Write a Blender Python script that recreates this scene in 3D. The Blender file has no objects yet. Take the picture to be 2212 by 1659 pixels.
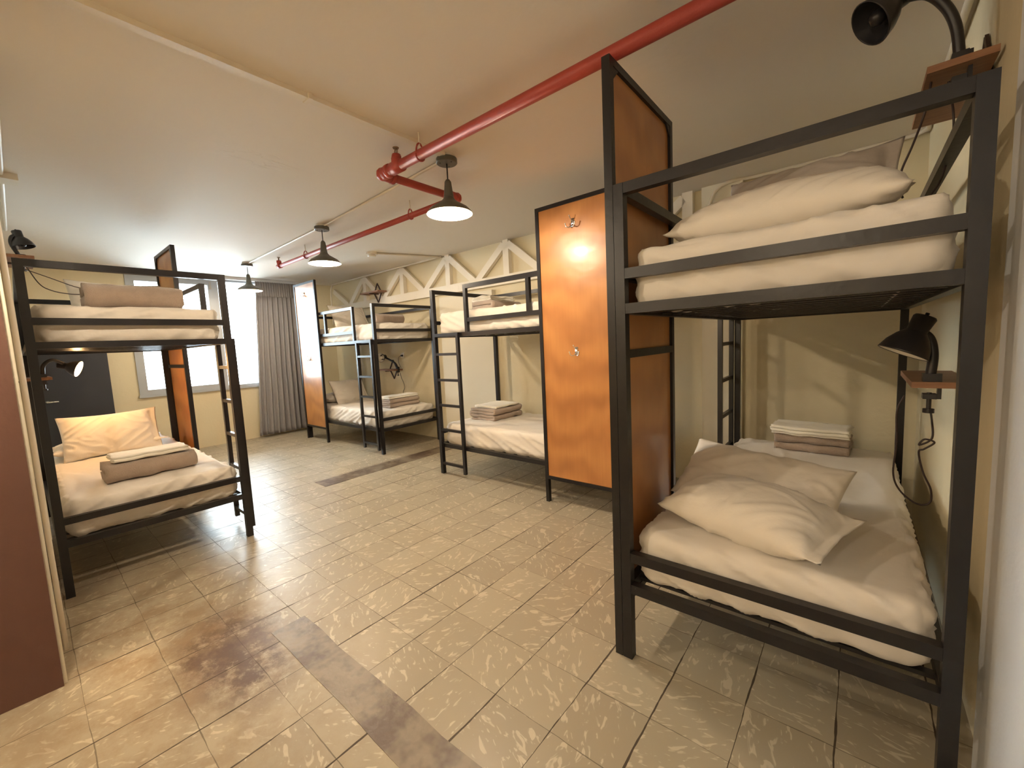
import bpy, bmesh, math, random
from mathutils import Vector, Matrix, noise, Euler
random.seed(7)
PI = math.pi
scene = bpy.context.scene
COL = scene.collection

# ------------------------------------------------------------------ camera
F_PX, YAW, PITCH, ROLL, CAM_H = 893.18, 0.6987, -0.0979, -0.048, 1.3872
fw = Vector((-math.sin(YAW)*math.cos(PITCH), math.cos(YAW)*math.cos(PITCH), math.sin(PITCH)))
rt0 = Vector((math.cos(YAW), math.sin(YAW), 0))
up0 = rt0.cross(fw)
rt = rt0*math.cos(ROLL) + up0*math.sin(ROLL)
up = -rt0*math.sin(ROLL) + up0*math.cos(ROLL)
cd = bpy.data.cameras.new('camera'); cam = bpy.data.objects.new('camera', cd); COL.objects.link(cam)
cd.sensor_width = 36.0; cd.sensor_fit = 'HORIZONTAL'; cd.lens = 36.0*F_PX/2212.0; cd.clip_start = 0.02
m = Matrix((( rt.x, up.x, -fw.x, 0), (rt.y, up.y, -fw.y, 0), (rt.z, up.z, -fw.z, CAM_H), (0, 0, 0, 1)))
cam.matrix_world = m
scene.camera = cam
scene.view_settings.view_transform = 'Standard'; scene.view_settings.look = 'None'
scene.view_settings.gamma = 1.0; scene.view_settings.use_curve_mapping = False
scene.view_settings.exposure = 1.52

# ------------------------------------------------------------------ daylight outside
world = bpy.data.worlds.new('daylight'); scene.world = world; world.use_nodes = True
bg = world.node_tree.nodes['Background']
bg.inputs[0].default_value = (0.78, 0.89, 1.0, 1); bg.inputs[1].default_value = 8.5

LAMP_W = 43.0          # pendant bulbs
READ_W = 6.0           # reading lamps that are lit
WARM = (1.0, 0.825, 0.62)
Z_CEIL = 2.65

# ------------------------------------------------------------------ materials
def newmat(name):
    mt = bpy.data.materials.new(name); mt.use_nodes = True
    nt = mt.node_tree; b = nt.nodes['Principled BSDF']
    return mt, nt, b
def N(nt, t, **kw):
    n = nt.nodes.new(t)
    for k, v in kw.items():
        if k in n.inputs.keys(): n.inputs[k].default_value = v
        else: setattr(n, k, v)
    return n
def mth(nt, op, a, b=None, c=None, clamp=False):
    n = nt.nodes.new('ShaderNodeMath'); n.operation = op; n.use_clamp = clamp
    for i, v in enumerate((a, b, c)):
        if v is None: continue
        if isinstance(v, (int, float)): n.inputs[i].default_value = v
        else: nt.links.new(v, n.inputs[i])
    return n.outputs[0]
def mixc(nt, f, a, b, blend='MIX'):
    n = nt.nodes.new('ShaderNodeMix'); n.data_type = 'RGBA'; n.blend_type = blend
    for s, v in ((n.inputs[0], f), (n.inputs[6], a), (n.inputs[7], b)):
        if isinstance(v, (int, float)): s.default_value = v
        elif isinstance(v, tuple): s.default_value = (*v, 1) if len(v) == 3 else v
        else: nt.links.new(v, s)
    return n.outputs[2]
def ramp(nt, fac, p0, p1, c0=(0, 0, 0), c1=(1, 1, 1)):
    r = nt.nodes.new('ShaderNodeValToRGB'); nt.links.new(fac, r.inputs[0])
    e = r.color_ramp.elements; e[0].position = p0; e[1].position = p1
    e[0].color = (*c0, 1); e[1].color = (*c1, 1)
    return r.outputs[0]
def objco(nt, scale=(1, 1, 1), rot=(0, 0, 0)):
    t = nt.nodes.new('ShaderNodeTexCoord'); mp = nt.nodes.new('ShaderNodeMapping')
    mp.inputs['Scale'].default_value = scale; mp.inputs['Rotation'].default_value = rot
    nt.links.new(t.outputs['Object'], mp.inputs[0]); return mp.outputs[0]
def noi(nt, co, scale, detail=3, rough=.5, dist=0):
    n = nt.nodes.new('ShaderNodeTexNoise'); nt.links.new(co, n.inputs['Vector'])
    n.inputs['Scale'].default_value = scale; n.inputs['Detail'].default_value = detail
    n.inputs['Roughness'].default_value = rough; n.inputs['Distortion'].default_value = dist
    return n.outputs[0]
def bump(nt, b, h, strength, dist=.01):
    n = nt.nodes.new('ShaderNodeBump'); n.inputs['Strength'].default_value = strength
    n.inputs['Distance'].default_value = dist
    nt.links.new(h, n.inputs['Height']); nt.links.new(n.outputs[0], b.inputs['Normal'])

def plain(name, col, rough=.5, metal=0, var=.06, vscale=6, bstr=0, bscale=60, spec=.5, sheen=0):
    mt, nt, b = newmat(name); co = objco(nt)
    c2 = tuple(max(0, c*(1-var*2)) for c in col)
    f = noi(nt, co, vscale, 4)
    nt.links.new(mixc(nt, f, c2, tuple(min(1, c*(1+var)) for c in col)), b.inputs['Base Color'])
    b.inputs['Roughness'].default_value = rough; b.inputs['Metallic'].default_value = metal
    b.inputs['Specular IOR Level'].default_value = spec
    if sheen: b.inputs['Sheen Weight'].default_value = sheen
    if bstr: bump(nt, b, noi(nt, co, bscale, 4), bstr)
    return mt

M_wall = plain('cream_wall_paint', (.72, .635, .44), .62, var=.03, vscale=1.2, bstr=.25, bscale=30, spec=.3)
M_wallwhite = plain('white_wall_paint', (.74, .69, .56), .55, var=.02, vscale=1.5, bstr=.2, bscale=30, spec=.3)
M_ceil = plain('ceiling_paint', (.75, .69, .605), .75, var=.025, vscale=.8, bstr=.35, bscale=9, spec=.2)
def mk_ceil():
    nt = M_ceil.node_tree; b = nt.nodes['Principled BSDF']; co = objco(nt); old = b.inputs['Normal'].links[0].from_node
    sep = nt.nodes.new('ShaderNodeSeparateXYZ'); nt.links.new(co, sep.inputs[0])
    dx = mth(nt, 'DIVIDE', mth(nt, 'SUBTRACT', sep.outputs[0], -3.02), .16); dy = mth(nt, 'DIVIDE', mth(nt, 'SUBTRACT', sep.outputs[1], 1.12), .30)
    r = mth(nt, 'SQRT', mth(nt, 'ADD', mth(nt, 'MULTIPLY', dx, dx), mth(nt, 'MULTIPLY', dy, dy)))
    m_ = mth(nt, 'SUBTRACT', 1.0, r, clamp=True)
    e = ramp(nt, noi(nt, objco(nt, (3, .9, 1)), 4.5, 3, .5, .4), .50, .53)
    bn = nt.nodes.new('ShaderNodeBump'); bn.inputs['Strength'].default_value = .5; bn.inputs['Distance'].default_value = .012
    nt.links.new(mth(nt, 'MULTIPLY', mth(nt, 'MULTIPLY', m_, 2.0, clamp=True), e), bn.inputs['Height'])
    nt.links.new(old.outputs[0], bn.inputs['Normal']); nt.links.new(bn.outputs[0], b.inputs['Normal'])
mk_ceil()
M_truss = plain('truss_paint', (.80, .74, .62), .5, var=.02, bstr=.15)
M_conduit = plain('conduit_paint', (.72, .655, .54), .5, var=.03, bstr=.1)
M_brown = plain('brown_paint', (.098, .043, .030), .6, var=.06, vscale=3, bstr=.15)
M_casing = plain('grey_white_casing', (.74, .76, .79), .5, var=.02, bstr=.1)
M_sheet = plain('sheet_cotton', (.76, .705, .63), .85, var=.02, vscale=5, bstr=.3, bscale=14, spec=.15, sheen=.2)
M_pillow = plain('pillow_cotton', (.77, .71, .62), .85, var=.02, vscale=5, bstr=.3, bscale=18, spec=.15, sheen=.2)
M_white = plain('white_cotton', (.86, .82, .72), .85, var=.02, vscale=8, bstr=.3, bscale=26, spec=.15, sheen=.2)
M_towel = plain('taupe_terry', (.43, .335, .265), .95, var=.07, vscale=25, bstr=.7, bscale=220, spec=.1, sheen=.4)
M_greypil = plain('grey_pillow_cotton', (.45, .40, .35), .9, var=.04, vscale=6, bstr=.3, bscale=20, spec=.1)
M_red = plain('red_pipe_paint', (.36, .050, .034), .5, var=.08, vscale=12, bstr=.12, bscale=60)
M_brass = plain('dull_brass', (.20, .13, .07), .4, .8)
M_shade = plain('olive_grey_enamel', (.085, .082, .062), .38, var=.04, spec=.5)
M_shadein = plain('white_enamel', (.88, .84, .76), .4)
M_black = plain('black_plastic', (.018, .017, .02), .38, var=.1)
M_chrome = plain('chrome', (.8, .8, .78), .18, 1.0)
M_steel = plain('galvanised_steel', (.42, .40, .36), .45, .7)
M_curtain = plain('grey_curtain_cloth', (.30, .285, .29), .9, var=.05, vscale=20, bstr=.3, bscale=120, spec=.1, sheen=.2)
M_alu = plain('window_aluminium', (.42, .45, .48), .45, .1, var=.03)
M_door = plain('charcoal_door_paint', (.030, .031, .038), .45, var=.08, vscale=4)
M_plastic = plain('ivory_plastic', (.70, .66, .57), .4, var=.02)
M_bracket = plain('rusty_bracket_metal', (.055, .030, .022), .5, .3, var=.15)
M_cord = plain('cord_rubber', (.03, .015, .014), .5)

def mk_frame():
    mt, nt, b = newmat('black_frame_paint'); co = objco(nt)
    c = mixc(nt, noi(nt, co, 7, 5), (.008, .007, .008), (.016, .014, .015))
    chip = ramp(nt, noi(nt, co, 55, 3), .80, .83)
    nt.links.new(mixc(nt, chip, c, (.16, .15, .14)), b.inputs['Base Color'])
    b.inputs['Roughness'].default_value = .34; b.inputs['Specular IOR Level'].default_value = .38
    bump(nt, b, noi(nt, co, 40, 3), .08)
    return mt
M_frame = mk_frame()

def mk_ply():
    mt, nt, b = newmat('varnished_plywood')
    co = objco(nt, (1.0, 1.0, .55))
    d = noi(nt, co, 2.6, 2, .5, 1.2)
    w = nt.nodes.new('ShaderNodeTexWave'); w.wave_type = 'BANDS'; w.bands_direction = 'Z'
    nt.links.new(co, w.inputs['Vector']); w.inputs['Scale'].default_value = 1.9
    w.inputs['Distortion'].default_value = 11; w.inputs['Detail'].default_value = 3; w.inputs['Detail Scale'].default_value = .9
    grain = noi(nt, objco(nt, (60, 60, 2.0)), 1.0, 3, .6)
    c = mixc(nt, w.outputs[0], (.37, .150, .044), (.52, .235, .072))
    c = mixc(nt, mth(nt, 'MULTIPLY', ramp(nt, d, .35, .7), .45), c, (.62, .28, .09))
    c = mixc(nt, mth(nt, 'MULTIPLY', grain, .4), c, (.30, .12, .036))
    nt.links.new(c, b.inputs['Base Color'])
    b.inputs['Roughness'].default_value = .34; b.inputs['Coat Weight'].default_value = .16; b.inputs['Coat Roughness'].default_value = .08
    bump(nt, b, noi(nt, objco(nt, (1, 1, 1.6)), 5, 2), .28, .012)
    return mt
M_ply = mk_ply()

def mk_wood():
    mt, nt, b = newmat('brown_shelf_wood')
    g = noi(nt, objco(nt, (4, 40, 40)), 1.5, 4)
    nt.links.new(mixc(nt, g, (.16, .065, .03), (.36, .19, .10)), b.inputs['Base Color']); b.inputs['Roughness'].default_value = .5
    bump(nt, b, g, .15)
    return mt
M_wood = mk_wood()

def mk_floor():
    mt, nt, b = newmat('mosaic_cement_tiles')
    tc = nt.nodes.new('ShaderNodeTexCoord'); co = tc.outputs['Object']
    T, X0, Y0 = .262, -1.335, 1.083
    wob = noi(nt, co, 6, 3)
    sep = nt.nodes.new('ShaderNodeSeparateXYZ'); nt.links.new(co, sep.inputs[0])
    jit = mth(nt, 'MULTIPLY', mth(nt, 'SUBTRACT', wob, .5), .012)
    ux = mth(nt, 'DIVIDE', mth(nt, 'ADD', mth(nt, 'SUBTRACT', sep.outputs[0], X0), jit), T)
    uy = mth(nt, 'DIVIDE', mth(nt, 'ADD', mth(nt, 'SUBTRACT', sep.outputs[1], Y0), jit), T)
    def edge(u):
        f = mth(nt, 'FRACT', u); return mth(nt, 'MINIMUM', f, mth(nt, 'SUBTRACT', 1.0, f))
    ex, ey = edge(ux), edge(uy)
    lw = mth(nt, 'ADD', mth(nt, 'MULTIPLY', ramp(nt, noi(nt, co, 2.3, 4, .7), .44, .62), .012), .0045)
    lwy = mth(nt, 'MULTIPLY', lw, .6)
    lx = mth(nt, 'LESS_THAN', ex, lw); ly = mth(nt, 'LESS_THAN', ey, lwy)
    line = mth(nt, 'MAXIMUM', lx, mth(nt, 'MULTIPLY', ly, .65))
    cell = nt.nodes.new('ShaderNodeCombineXYZ')
    nt.links.new(mth(nt, 'FLOOR', ux), cell.inputs[0]); nt.links.new(mth(nt, 'FLOOR', uy), cell.inputs[1])
    wn = nt.nodes.new('ShaderNodeTexWhiteNoise'); nt.links.new(cell.outputs[0], wn.inputs[0])
    # marbling flecks: stretched, warped noise turned differently in every tile
    vr = nt.nodes.new('ShaderNodeVectorRotate'); vr.rotation_type = 'Z_AXIS'
    nt.links.new(co, vr.inputs['Vector']); nt.links.new(mth(nt, 'MULTIPLY', wn.outputs[0], 6.28), vr.inputs['Angle'])
    mp = nt.nodes.new('ShaderNodeMapping'); mp.inputs['Scale'].default_value = (1.0, 2.4, 1); nt.links.new(vr.outputs[0], mp.inputs[0])
    off = nt.nodes.new('ShaderNodeVectorMath'); off.operation = 'ADD'; nt.links.new(mp.outputs[0], off.inputs[0])
    sc = nt.nodes.new('ShaderNodeVectorMath'); sc.operation = 'SCALE'; sc.inputs[3].default_value = 9; nt.links.new(wn.outputs[1], sc.inputs[0])
    nt.links.new(sc.outputs[0], off.inputs[1])
    fl = ramp(nt, noi(nt, off.outputs[0], 14, 2, .5, .9), .60, .655)
    fl2 = ramp(nt, noi(nt, off.outputs[0], 22, 2, .5, .5), .66, .70)
    base = mixc(nt, wn.outputs[0], (.33, .285, .21), (.41, .36, .265))
    base = mixc(nt, mth(nt, 'MULTIPLY', noi(nt, co, 1.1, 5, .6), .35), base, (.32, .255, .16))
    base = mixc(nt, mth(nt, 'MULTIPLY', fl, .6), base, (.62, .55, .42))
    base = mixc(nt, mth(nt, 'MULTIPLY', fl2, .5), base, (.60, .53, .40))
    # worn brown patch in the walkway by the partition, and general wear there
    def blob(cx, cy, rx, ry):
        dx = mth(nt, 'DIVIDE', mth(nt, 'SUBTRACT', sep.outputs[0], cx), rx)
        dy = mth(nt, 'DIVIDE', mth(nt, 'SUBTRACT', sep.outputs[1], cy), ry)
        r = mth(nt, 'SQRT', mth(nt, 'ADD', mth(nt, 'MULTIPLY', dx, dx), mth(nt, 'MULTIPLY', dy, dy)))
        return mth(nt, 'SUBTRACT', 1.0, r, clamp=True)
    st = mth(nt, 'MULTIPLY', blob(-2.25, .52, .55, .30), ramp(nt, noi(nt, co, 9, 6, .75), .36, .56))
    st2 = mth(nt, 'MULTIPLY', blob(-2.6, .3, 1.9, .9), ramp(nt, noi(nt, co, 5, 6, .75), .42, .62))
    base = mixc(nt, mth(nt, 'MULTIPLY', st, 2.2, clamp=True), base, (.11, .065, .042))
    base = mixc(nt, mth(nt, 'MULTIPLY', st2, 1.0, clamp=True), base, (.235, .165, .10))
    base = mixc(nt, line, base, (.055, .038, .024))
    nt.links.new(base, b.inputs['Base Color'])
    rg = mth(nt, 'ADD', mth(nt, 'MULTIPLY', noi(nt, co, 7, 4), .22), .27)
    nt.links.new(mth(nt, 'ADD', rg, mth(nt, 'MULTIPLY', line, .4)), b.inputs['Roughness'])
    b.inputs['Specular IOR Level'].default_value = .42
    h = mth(nt, 'SUBTRACT', mth(nt, 'MULTIPLY', noi(nt, co, 13, 4), .35), line)
    bump(nt, b, h, .35, .006)
    return mt
M_floor = mk_floor()

def mk_cement():
    mt, nt, b = newmat('cement_patch'); co = objco(nt)
    c = mixc(nt, noi(nt, co, 6, 6, .7), (.15, .115, .08), (.27, .22, .155))
    c = mixc(nt, ramp(nt, noi(nt, co, 3.2, 4, .7), .44, .56), c, (.10, .066, .045))
    nt.links.new(c, b.inputs['Base Color']); b.inputs['Roughness'].default_value = .38
    bump(nt, b, noi(nt, co, 25, 4), .25)
    return mt
M_cement = mk_cement()

def mk_bulb(name, col, s):
    mt, nt, b = newmat(name)
    b.inputs['Emission Color'].default_value = (*col, 1); b.inputs['Emission Strength'].default_value = s
    b.inputs['Base Color'].default_value = (.9, .85, .7, 1)
    g = noi(nt, objco(nt), 3); nt.links.new(mth(nt, 'ADD', mth(nt, 'MULTIPLY', g, .02), .2), b.inputs['Roughness'])
    return mt
M_bulb = mk_bulb('lit_bulb_glass', (1.0, .78, .48), 45)
M_bulbr = mk_bulb('lit_reading_bulb', (1.0, .60, .20), 14)

def mk_glass():
    mt = bpy.data.materials.new('window_glass'); mt.use_nodes = True; nt = mt.node_tree
    nt.nodes.clear()
    o = nt.nodes.new('ShaderNodeOutputMaterial'); mx = nt.nodes.new('ShaderNodeMixShader')
    t = nt.nodes.new('ShaderNodeBsdfTransparent'); g = nt.nodes.new('ShaderNodeBsdfGlossy'); g.inputs['Roughness'].default_value = .02
    t.inputs[0].default_value = (.95, .98, .97, 1)
    fr = nt.nodes.new('ShaderNodeFresnel'); fr.inputs[0].default_value = 1.45
    nt.links.new(fr.outputs[0], mx.inputs[0]); nt.links.new(t.outputs[0], mx.inputs[1]); nt.links.new(g.outputs[0], mx.inputs[2])
    nt.links.new(mx.outputs[0], o.inputs[0]); return mt
M_glass = mk_glass()

# ------------------------------------------------------------------ helpers
def tag(o, label=None, cat=None, group=None, kind=None):
    if label: o['label'] = label
    if cat: o['category'] = cat
    if group: o['group'] = group
    if kind: o['kind'] = kind
    return o
def empty(name, label, cat, loc=(0, 0, 0), rz=0, group=None):
    o = bpy.data.objects.new(name, None); COL.objects.link(o); o.empty_display_size = .1
    o.location = loc; o.rotation_euler = (0, 0, rz)
    return tag(o, label, cat, group)
def obj(name, bm, mat, parent=None, smooth=False, bevel=0, loc=None):
    if bevel:
        bmesh.ops.bevel(bm, geom=[e for e in bm.edges if e.is_manifold and e.calc_face_angle(0) > .7], offset=bevel, segments=2, affect='EDGES', profile=.6)
    bmesh.ops.recalc_face_normals(bm, faces=bm.faces)
    me = bpy.data.meshes.new(name); bm.to_mesh(me); bm.free()
    if isinstance(mat, (list, tuple)):
        for x in mat: me.materials.append(x)
    else: me.materials.append(mat)
    if smooth:
        for p in me.polygons: p.use_smooth = True
    o = bpy.data.objects.new(name, me); COL.objects.link(o)
    if parent: o.parent = parent
    if loc: o.location = loc
    return o
def B(): return bmesh.new()
def box(bm, x0, x1, y0, y1, z0, z1, M=None):
    if x0 > x1: x0, x1 = x1, x0
    if y0 > y1: y0, y1 = y1, y0
    vs = [bm.verts.new(M @ Vector(c) if M else c) for c in ((x0,y0,z0),(x1,y0,z0),(x1,y1,z0),(x0,y1,z0),(x0,y0,z1),(x1,y0,z1),(x1,y1,z1),(x0,y1,z1))]
    for f in ((0,3,2,1),(4,5,6,7),(0,1,5,4),(1,2,6,5),(2,3,7,6),(3,0,4,7)): bm.faces.new([vs[i] for i in f])
    return bm
def bar(bm, a, b_, w, d, upv=(0, 0, 1)):
    """rectangular bar from a to b, w wide across, d deep along upv"""
    a, b_ = Vector(a), Vector(b_); t = (b_-a); L = t.length; t.normalize()
    u = Vector(upv); s = t.cross(u); s.normalize(); u = s.cross(t)
    M = Matrix((( t.x, s.x, u.x, a.x), (t.y, s.y, u.y, a.y), (t.z, s.z, u.z, a.z), (0, 0, 0, 1)))
    return box(bm, 0, L, -w/2, w/2, -d/2, d/2, M)
def tube(bm, pts, r, n=12, cap=True):
    pts = [Vector(p) for p in pts]; rings = []
    t0 = (pts[1]-pts[0]).normalized()
    ref = Vector((0, 0, 1)) if abs(t0.z) < .9 else Vector((1, 0, 0))
    s = t0.cross(ref).normalized()
    for i, p in enumerate(pts):
        if i == 0: t = t0
        elif i == len(pts)-1: t = (pts[-1]-pts[-2]).normalized()
        else: t = ((pts[i+1]-p).normalized()+(p-pts[i-1]).normalized()).normalized()
        s = (s - t*s.dot(t)).normalized(); u = t.cross(s)
        rr = r[i] if isinstance(r, (list, tuple)) else r
        rings.append([bm.verts.new(p + s*math.cos(2*PI*k/n)*rr + u*math.sin(2*PI*k/n)*rr) for k in range(n)])
    for a, b_ in zip(rings, rings[1:]):
        for k in range(n): bm.faces.new((a[k], a[(k+1) % n], b_[(k+1) % n], b_[k]))
    if cap:
        bm.faces.new(rings[0][::-1]); bm.faces.new(rings[-1])
    return bm
def spline(pts, n=8):
    P = [Vector(p) for p in pts]; P = [2*P[0]-P[1]] + P + [2*P[-1]-P[-2]]; out = []
    for i in range(1, len(P)-2):
        for k in range(n):
            t = k/n
            out.append(.5*((2*P[i]) + (-P[i-1]+P[i+1])*t + (2*P[i-1]-5*P[i]+4*P[i+1]-P[i+2])*t*t + (-P[i-1]+3*P[i]-3*P[i+1]+P[i+2])*t**3))
    out.append(P[-2]); return out
def lathe(bm, prof, n=32, M=None):
    """prof: (r, z) list; first and last with r=0 close the end"""
    rings = []
    for r, z in prof:
        if r < 1e-5: rings.append([bm.verts.new(M @ Vector((0, 0, z)) if M else (0, 0, z))])
        else: rings.append([bm.verts.new(M @ Vector((r*math.cos(2*PI*k/n), r*math.sin(2*PI*k/n), z)) if M else (r*math.cos(2*PI*k/n), r*math.sin(2*PI*k/n), z)) for k in range(n)])
    for a, b_ in zip(rings, rings[1:]):
        for k in range(n):
            k2 = (k+1) % n
            if len(a) == 1 and len(b_) == 1: continue
            if len(a) == 1: bm.faces.new((a[0], b_[k2], b_[k]))
            elif len(b_) == 1: bm.faces.new((a[k], a[k2], b_[0]))
            else: bm.faces.new((a[k], a[k2], b_[k2], b_[k]))
    return bm
def aim(loc, d):
    """matrix that puts local -Z along d"""
    q = Vector(d).to_track_quat('-Z', 'Y'); return Matrix.Translation(Vector(loc)) @ q.to_matrix().to_4x4()
def struct(name, bm, mat, parent=None, **k):
    o = obj(name, bm, mat, parent, **k)
    if not parent: o['kind'] = 'structure'
    return o

# ------------------------------------------------------------------ the room
XR, XF, YB, YL = .33, -7.8, 4.03, 0.0         # right wall, far (window) wall, back wall, left wall
YN, XN = -2.9, -4.4                           # behind the camera / beyond the partition
fl = struct('floor', box(B(), XF-.2, XR+.2, YN-.2, YB+.2, -.12, 0), M_floor)
struct('ceiling', box(B(), XF-.2, XR+.2, YN-.2, YB+.2, Z_CEIL, Z_CEIL+.12), M_ceil)
struct('wall_back', box(B(), XF-.2, XR+.2, YB, YB+.2, 0, Z_CEIL), M_wall)
struct('wall_right', box(B(), XR, XR+.2, YN, YB, 0, Z_CEIL), M_wall)
struct('wall_front', box(B(), XN-.2, XR+.2, YN-.2, YN, 0, Z_CEIL), M_wall)
struct('wall_near_side', box(B(), XN-.2, XN, YN, -.19, 0, Z_CEIL), M_wall)
# left partition wall, its end painted brown
struct('wall_left', box(B(), XF-.2, -2.63, -.19, YL, 0, Z_CEIL), M_wallwhite)
struct('trim_1', box(B(), -2.63, -2.61, -.20, YL-.012, 0, Z_CEIL), M_brown)
# far wall with the window opening  (Y 1.08-3.3, z .91-2.6)
WY0, WY1, WZ0, WZ1 = 1.08, 3.36, .90, 2.61
b = B()
box(b, XF-.2, XF, YL, WY0, 0, Z_CEIL); box(b, XF-.2, XF, WY1, YB, 0, Z_CEIL)
box(b, XF-.2, XF, WY0, WY1, 0, WZ0); box(b, XF-.2, XF, WY0, WY1, WZ1, Z_CEIL)
struct('wall_far', b, M_wall)
# pilasters on the back wall
struct('wall_back_pilaster', box(box(B(), -4.62, -3.60, YB-.06, YB, 0, 2.08), -1.08, -.76, YB-.06, YB, 0, Z_CEIL), M_wallwhite)
# cement filled channels in the tiled floor
def patch(name, pts):
    bm = B(); t = [bm.verts.new((x, y, .0018)) for x, y in pts]; d = [bm.verts.new((x, y, -.004)) for x, y in pts]
    bm.faces.new(t); n = len(pts)
    for i in range(n): bm.faces.new((t[i], d[i], d[(i+1) % n], t[(i+1) % n]))
    return struct(name, bm, M_cement)
def rag(x0, x1, y0, y1, k=14, a=.006):
    r = random.Random(3); P = []
    for i in range(k): P.append((x0+(x1-x0)*i/(k-1), y0+r.uniform(-a, a)))
    for i in range(k): P.append((x1-(x1-x0)*i/(k-1), y1+r.uniform(-a, a)))
    return P
patch('trim_2', rag(-2.22, .2, .68, .84))
patch('trim_3', [(x, y) for y, x in rag(1.92, 4.0, -4.45, -4.20)])
# grey-white door casing on the right wall next to the camera
struct('trim_4', box(box(B(), XR-.03, XR, .55, 1.74, 0, Z_CEIL), XR-.012, XR, 1.74, 1.765, 0, Z_CEIL), M_casing, bevel=.004)
# window
w = struct('window_1', B(), M_alu)
wf = B(); X0, X1 = XF-.07, XF+.02
def fr(y0, y1, z0, z1, t, tt=None, bm=wf):
    tt = tt or t
    box(bm, X0, X1, y0, y0+t, z0, z1); box(bm, X0, X1, y1-t, y1, z0, z1)
    box(bm, X0, X1, y0+t, y1-t, z0, z0+t*.75); box(bm, X0, X1, y0+t, y1-t, z1-tt, z1)
fr(WY0, 2.125, WZ0, WZ1, .095, .10); obj('window_frame', wf, M_alu, w, bevel=.004)
wf2 = B(); fr(2.125, WY1, WZ0, WZ1, .04, .03, wf2); obj('window_frame', wf2, M_alu, w, bevel=.004)
box_l = B(); box(box_l, XF+.02, XF+.035, 2.05, 2.075, 2.45, 2.56); obj('window_latch', box_l, M_steel, w, bevel=.003)
obj('window_pane', box(B(), XF-.035, XF-.03, WY0+.09, 2.04, WZ0+.06, WZ1-.09), M_glass, w)
obj('window_pane', box(B(), XF-.035, XF-.03, 2.16, WY1-.035, WZ0+.03, WZ1-.025), M_glass, w)
obj('window_sill', box(B(), XF, XF+.035, WY0-.01, WY1, WZ0-.035, WZ0), M_alu, w, bevel=.004)
# charcoal door on the far wall
d = struct('door_1', box(B(), XF, XF+.045, .13, .80, 0.01, 2.02), M_door, bevel=.004)
h = B(); lathe(h, [(0, 0), (.022, 0), (.022, .008), (.009, .012), (.009, .045), (0, .045)], 16, Matrix.Translation((XF+.045, .205, .93)) @ Matrix.Rotation(PI/2, 4, 'Y'))
bar(h, (XF+.085, .205, .93), (XF+.085, .30, .93), .014, .014)
obj('door_handle', h, M_chrome, d, smooth=True)

# white timber truss in relief on the back wall (one thing)
tr = empty('wall_truss', 'cream painted zigzag truss in relief along the top of the back wall', 'truss', (-4.3, YB, 2.1))
def tpart(name, bm):
    o = obj(name, bm, M_truss, tr, bevel=.003); o.location = -Vector(tr.location); return o
ty = YB-.035
tpart('bottom_chord', box(B(), XF, -1.08, YB-.07, YB, 2.12, 2.235))
pk = [-1.2-1.07*k for k in range(6)]
for i, x in enumerate(pk):
    tpart('post', box(B(), x-.045, x+.045, YB-.06, YB, 2.235, Z_CEIL))
    for sx in (-1, 1):
        if i == 0 and sx == 1: continue
        tpart('brace', bar(B(), (x+sx*.035, ty, 2.60), (x+sx*.515, ty, 2.215), .05, .085, (0, 0, 1)))
tpart('brace', bar(B(), (-7.62, ty, 2.52), (-7.12, ty, 2.215), .05, .085))

# ------------------------------------------------------------------ bunk beds (shared dimensions)
L, W, T = 2.14, 1.0, .04
HT, ZU, ZGU, ZL, ZGL = 1.985, 1.523, 1.66, .343, .482
LG = .50
LAD = (.045, .425)
BEDS = {'N': ((-.755, 1.57+L, 0), -PI/2, 1), 'M': ((-3.50, 2.88, 0), 0, 1), 'F': ((-4.785, 2.985, 0), PI, -1), 'L': ((-3.57, 1.045, 0), PI, 1)}
def make_bunk(hand, name='bunk_bed'):
    root = bpy.data.objects.new(name, None); COL.objects.link(root)
    def bx(l0, l1, w0, w1, z0, z1, bm=None): return box(bm or B(), l0, l1, hand*w0, hand*w1, z0, z1)
    def part(n, bm, par=root, bev=.004): return obj(n, bm, M_frame, par, bevel=bev)
    for l in (0, L-T):
        for w_ in (0, W-T): part('post', bx(l, l+T, w_, w_+T, 0.0, HT))
    for z in (ZU, ZL):
        for w_ in (0, W-T): part('side_rail', bx(T, L-T, w_+.002, w_+T-.002, z-T, z))
    for l in (0, L-T):
        for z in (ZU, ZGU, HT, ZL, ZGL): part('end_rail', bx(l+.002, l+T-.002, T, W-T, z-T, z))
    # guard rails: open side from the ladder gap to the head, wall side all along
    g = part('guard_rail', bx(LG, L-T, .002, T-.002, HT-T, HT))
    bx2 = bx(LG, LG+T*.9, .003, T-.003, ZU, HT-T); part('guard_post', bx2, g)
    part('guard_post', bx(1.28, 1.28+T*.9, .003, T-.003, ZGU, HT-T), g)
    part('guard_bar', bx(LG+T, L-T, .004, T-.004, ZGU-T, ZGU), g)
    part('guard_rail', bx(T, L-T, W-T+.002, W-.002, HT-T, HT))
    for z in (ZU-.014, ZL-.014):
        for k in range(14):
            l = .12+k*(L-.24)/13
            part('slat', bx(l-.014, l+.014, T, W-T, z-.016, z-.002), bev=0)
    a, c = LAD
    lad = part('ladder', bx(a, c, -.032, 0, ZU-.034, ZU))
    for l in (a, c-.032): part('ladder_rail', bx(l, l+.032, -.032, -.002, .055, ZU-.034), lad)
    for z in (1.32, 1.05, .78, .515, .145): part('rung', bx(a+.032, c-.032, -.030, -.004, z-.026, z), lad)
    return root
def copy_tree(o, parent=None):
    c = o.copy(); COL.objects.link(c); c.parent = parent
    for ch in list(o.children): copy_tree(ch, c)
    return c
bunk = make_bunk(1)
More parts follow.
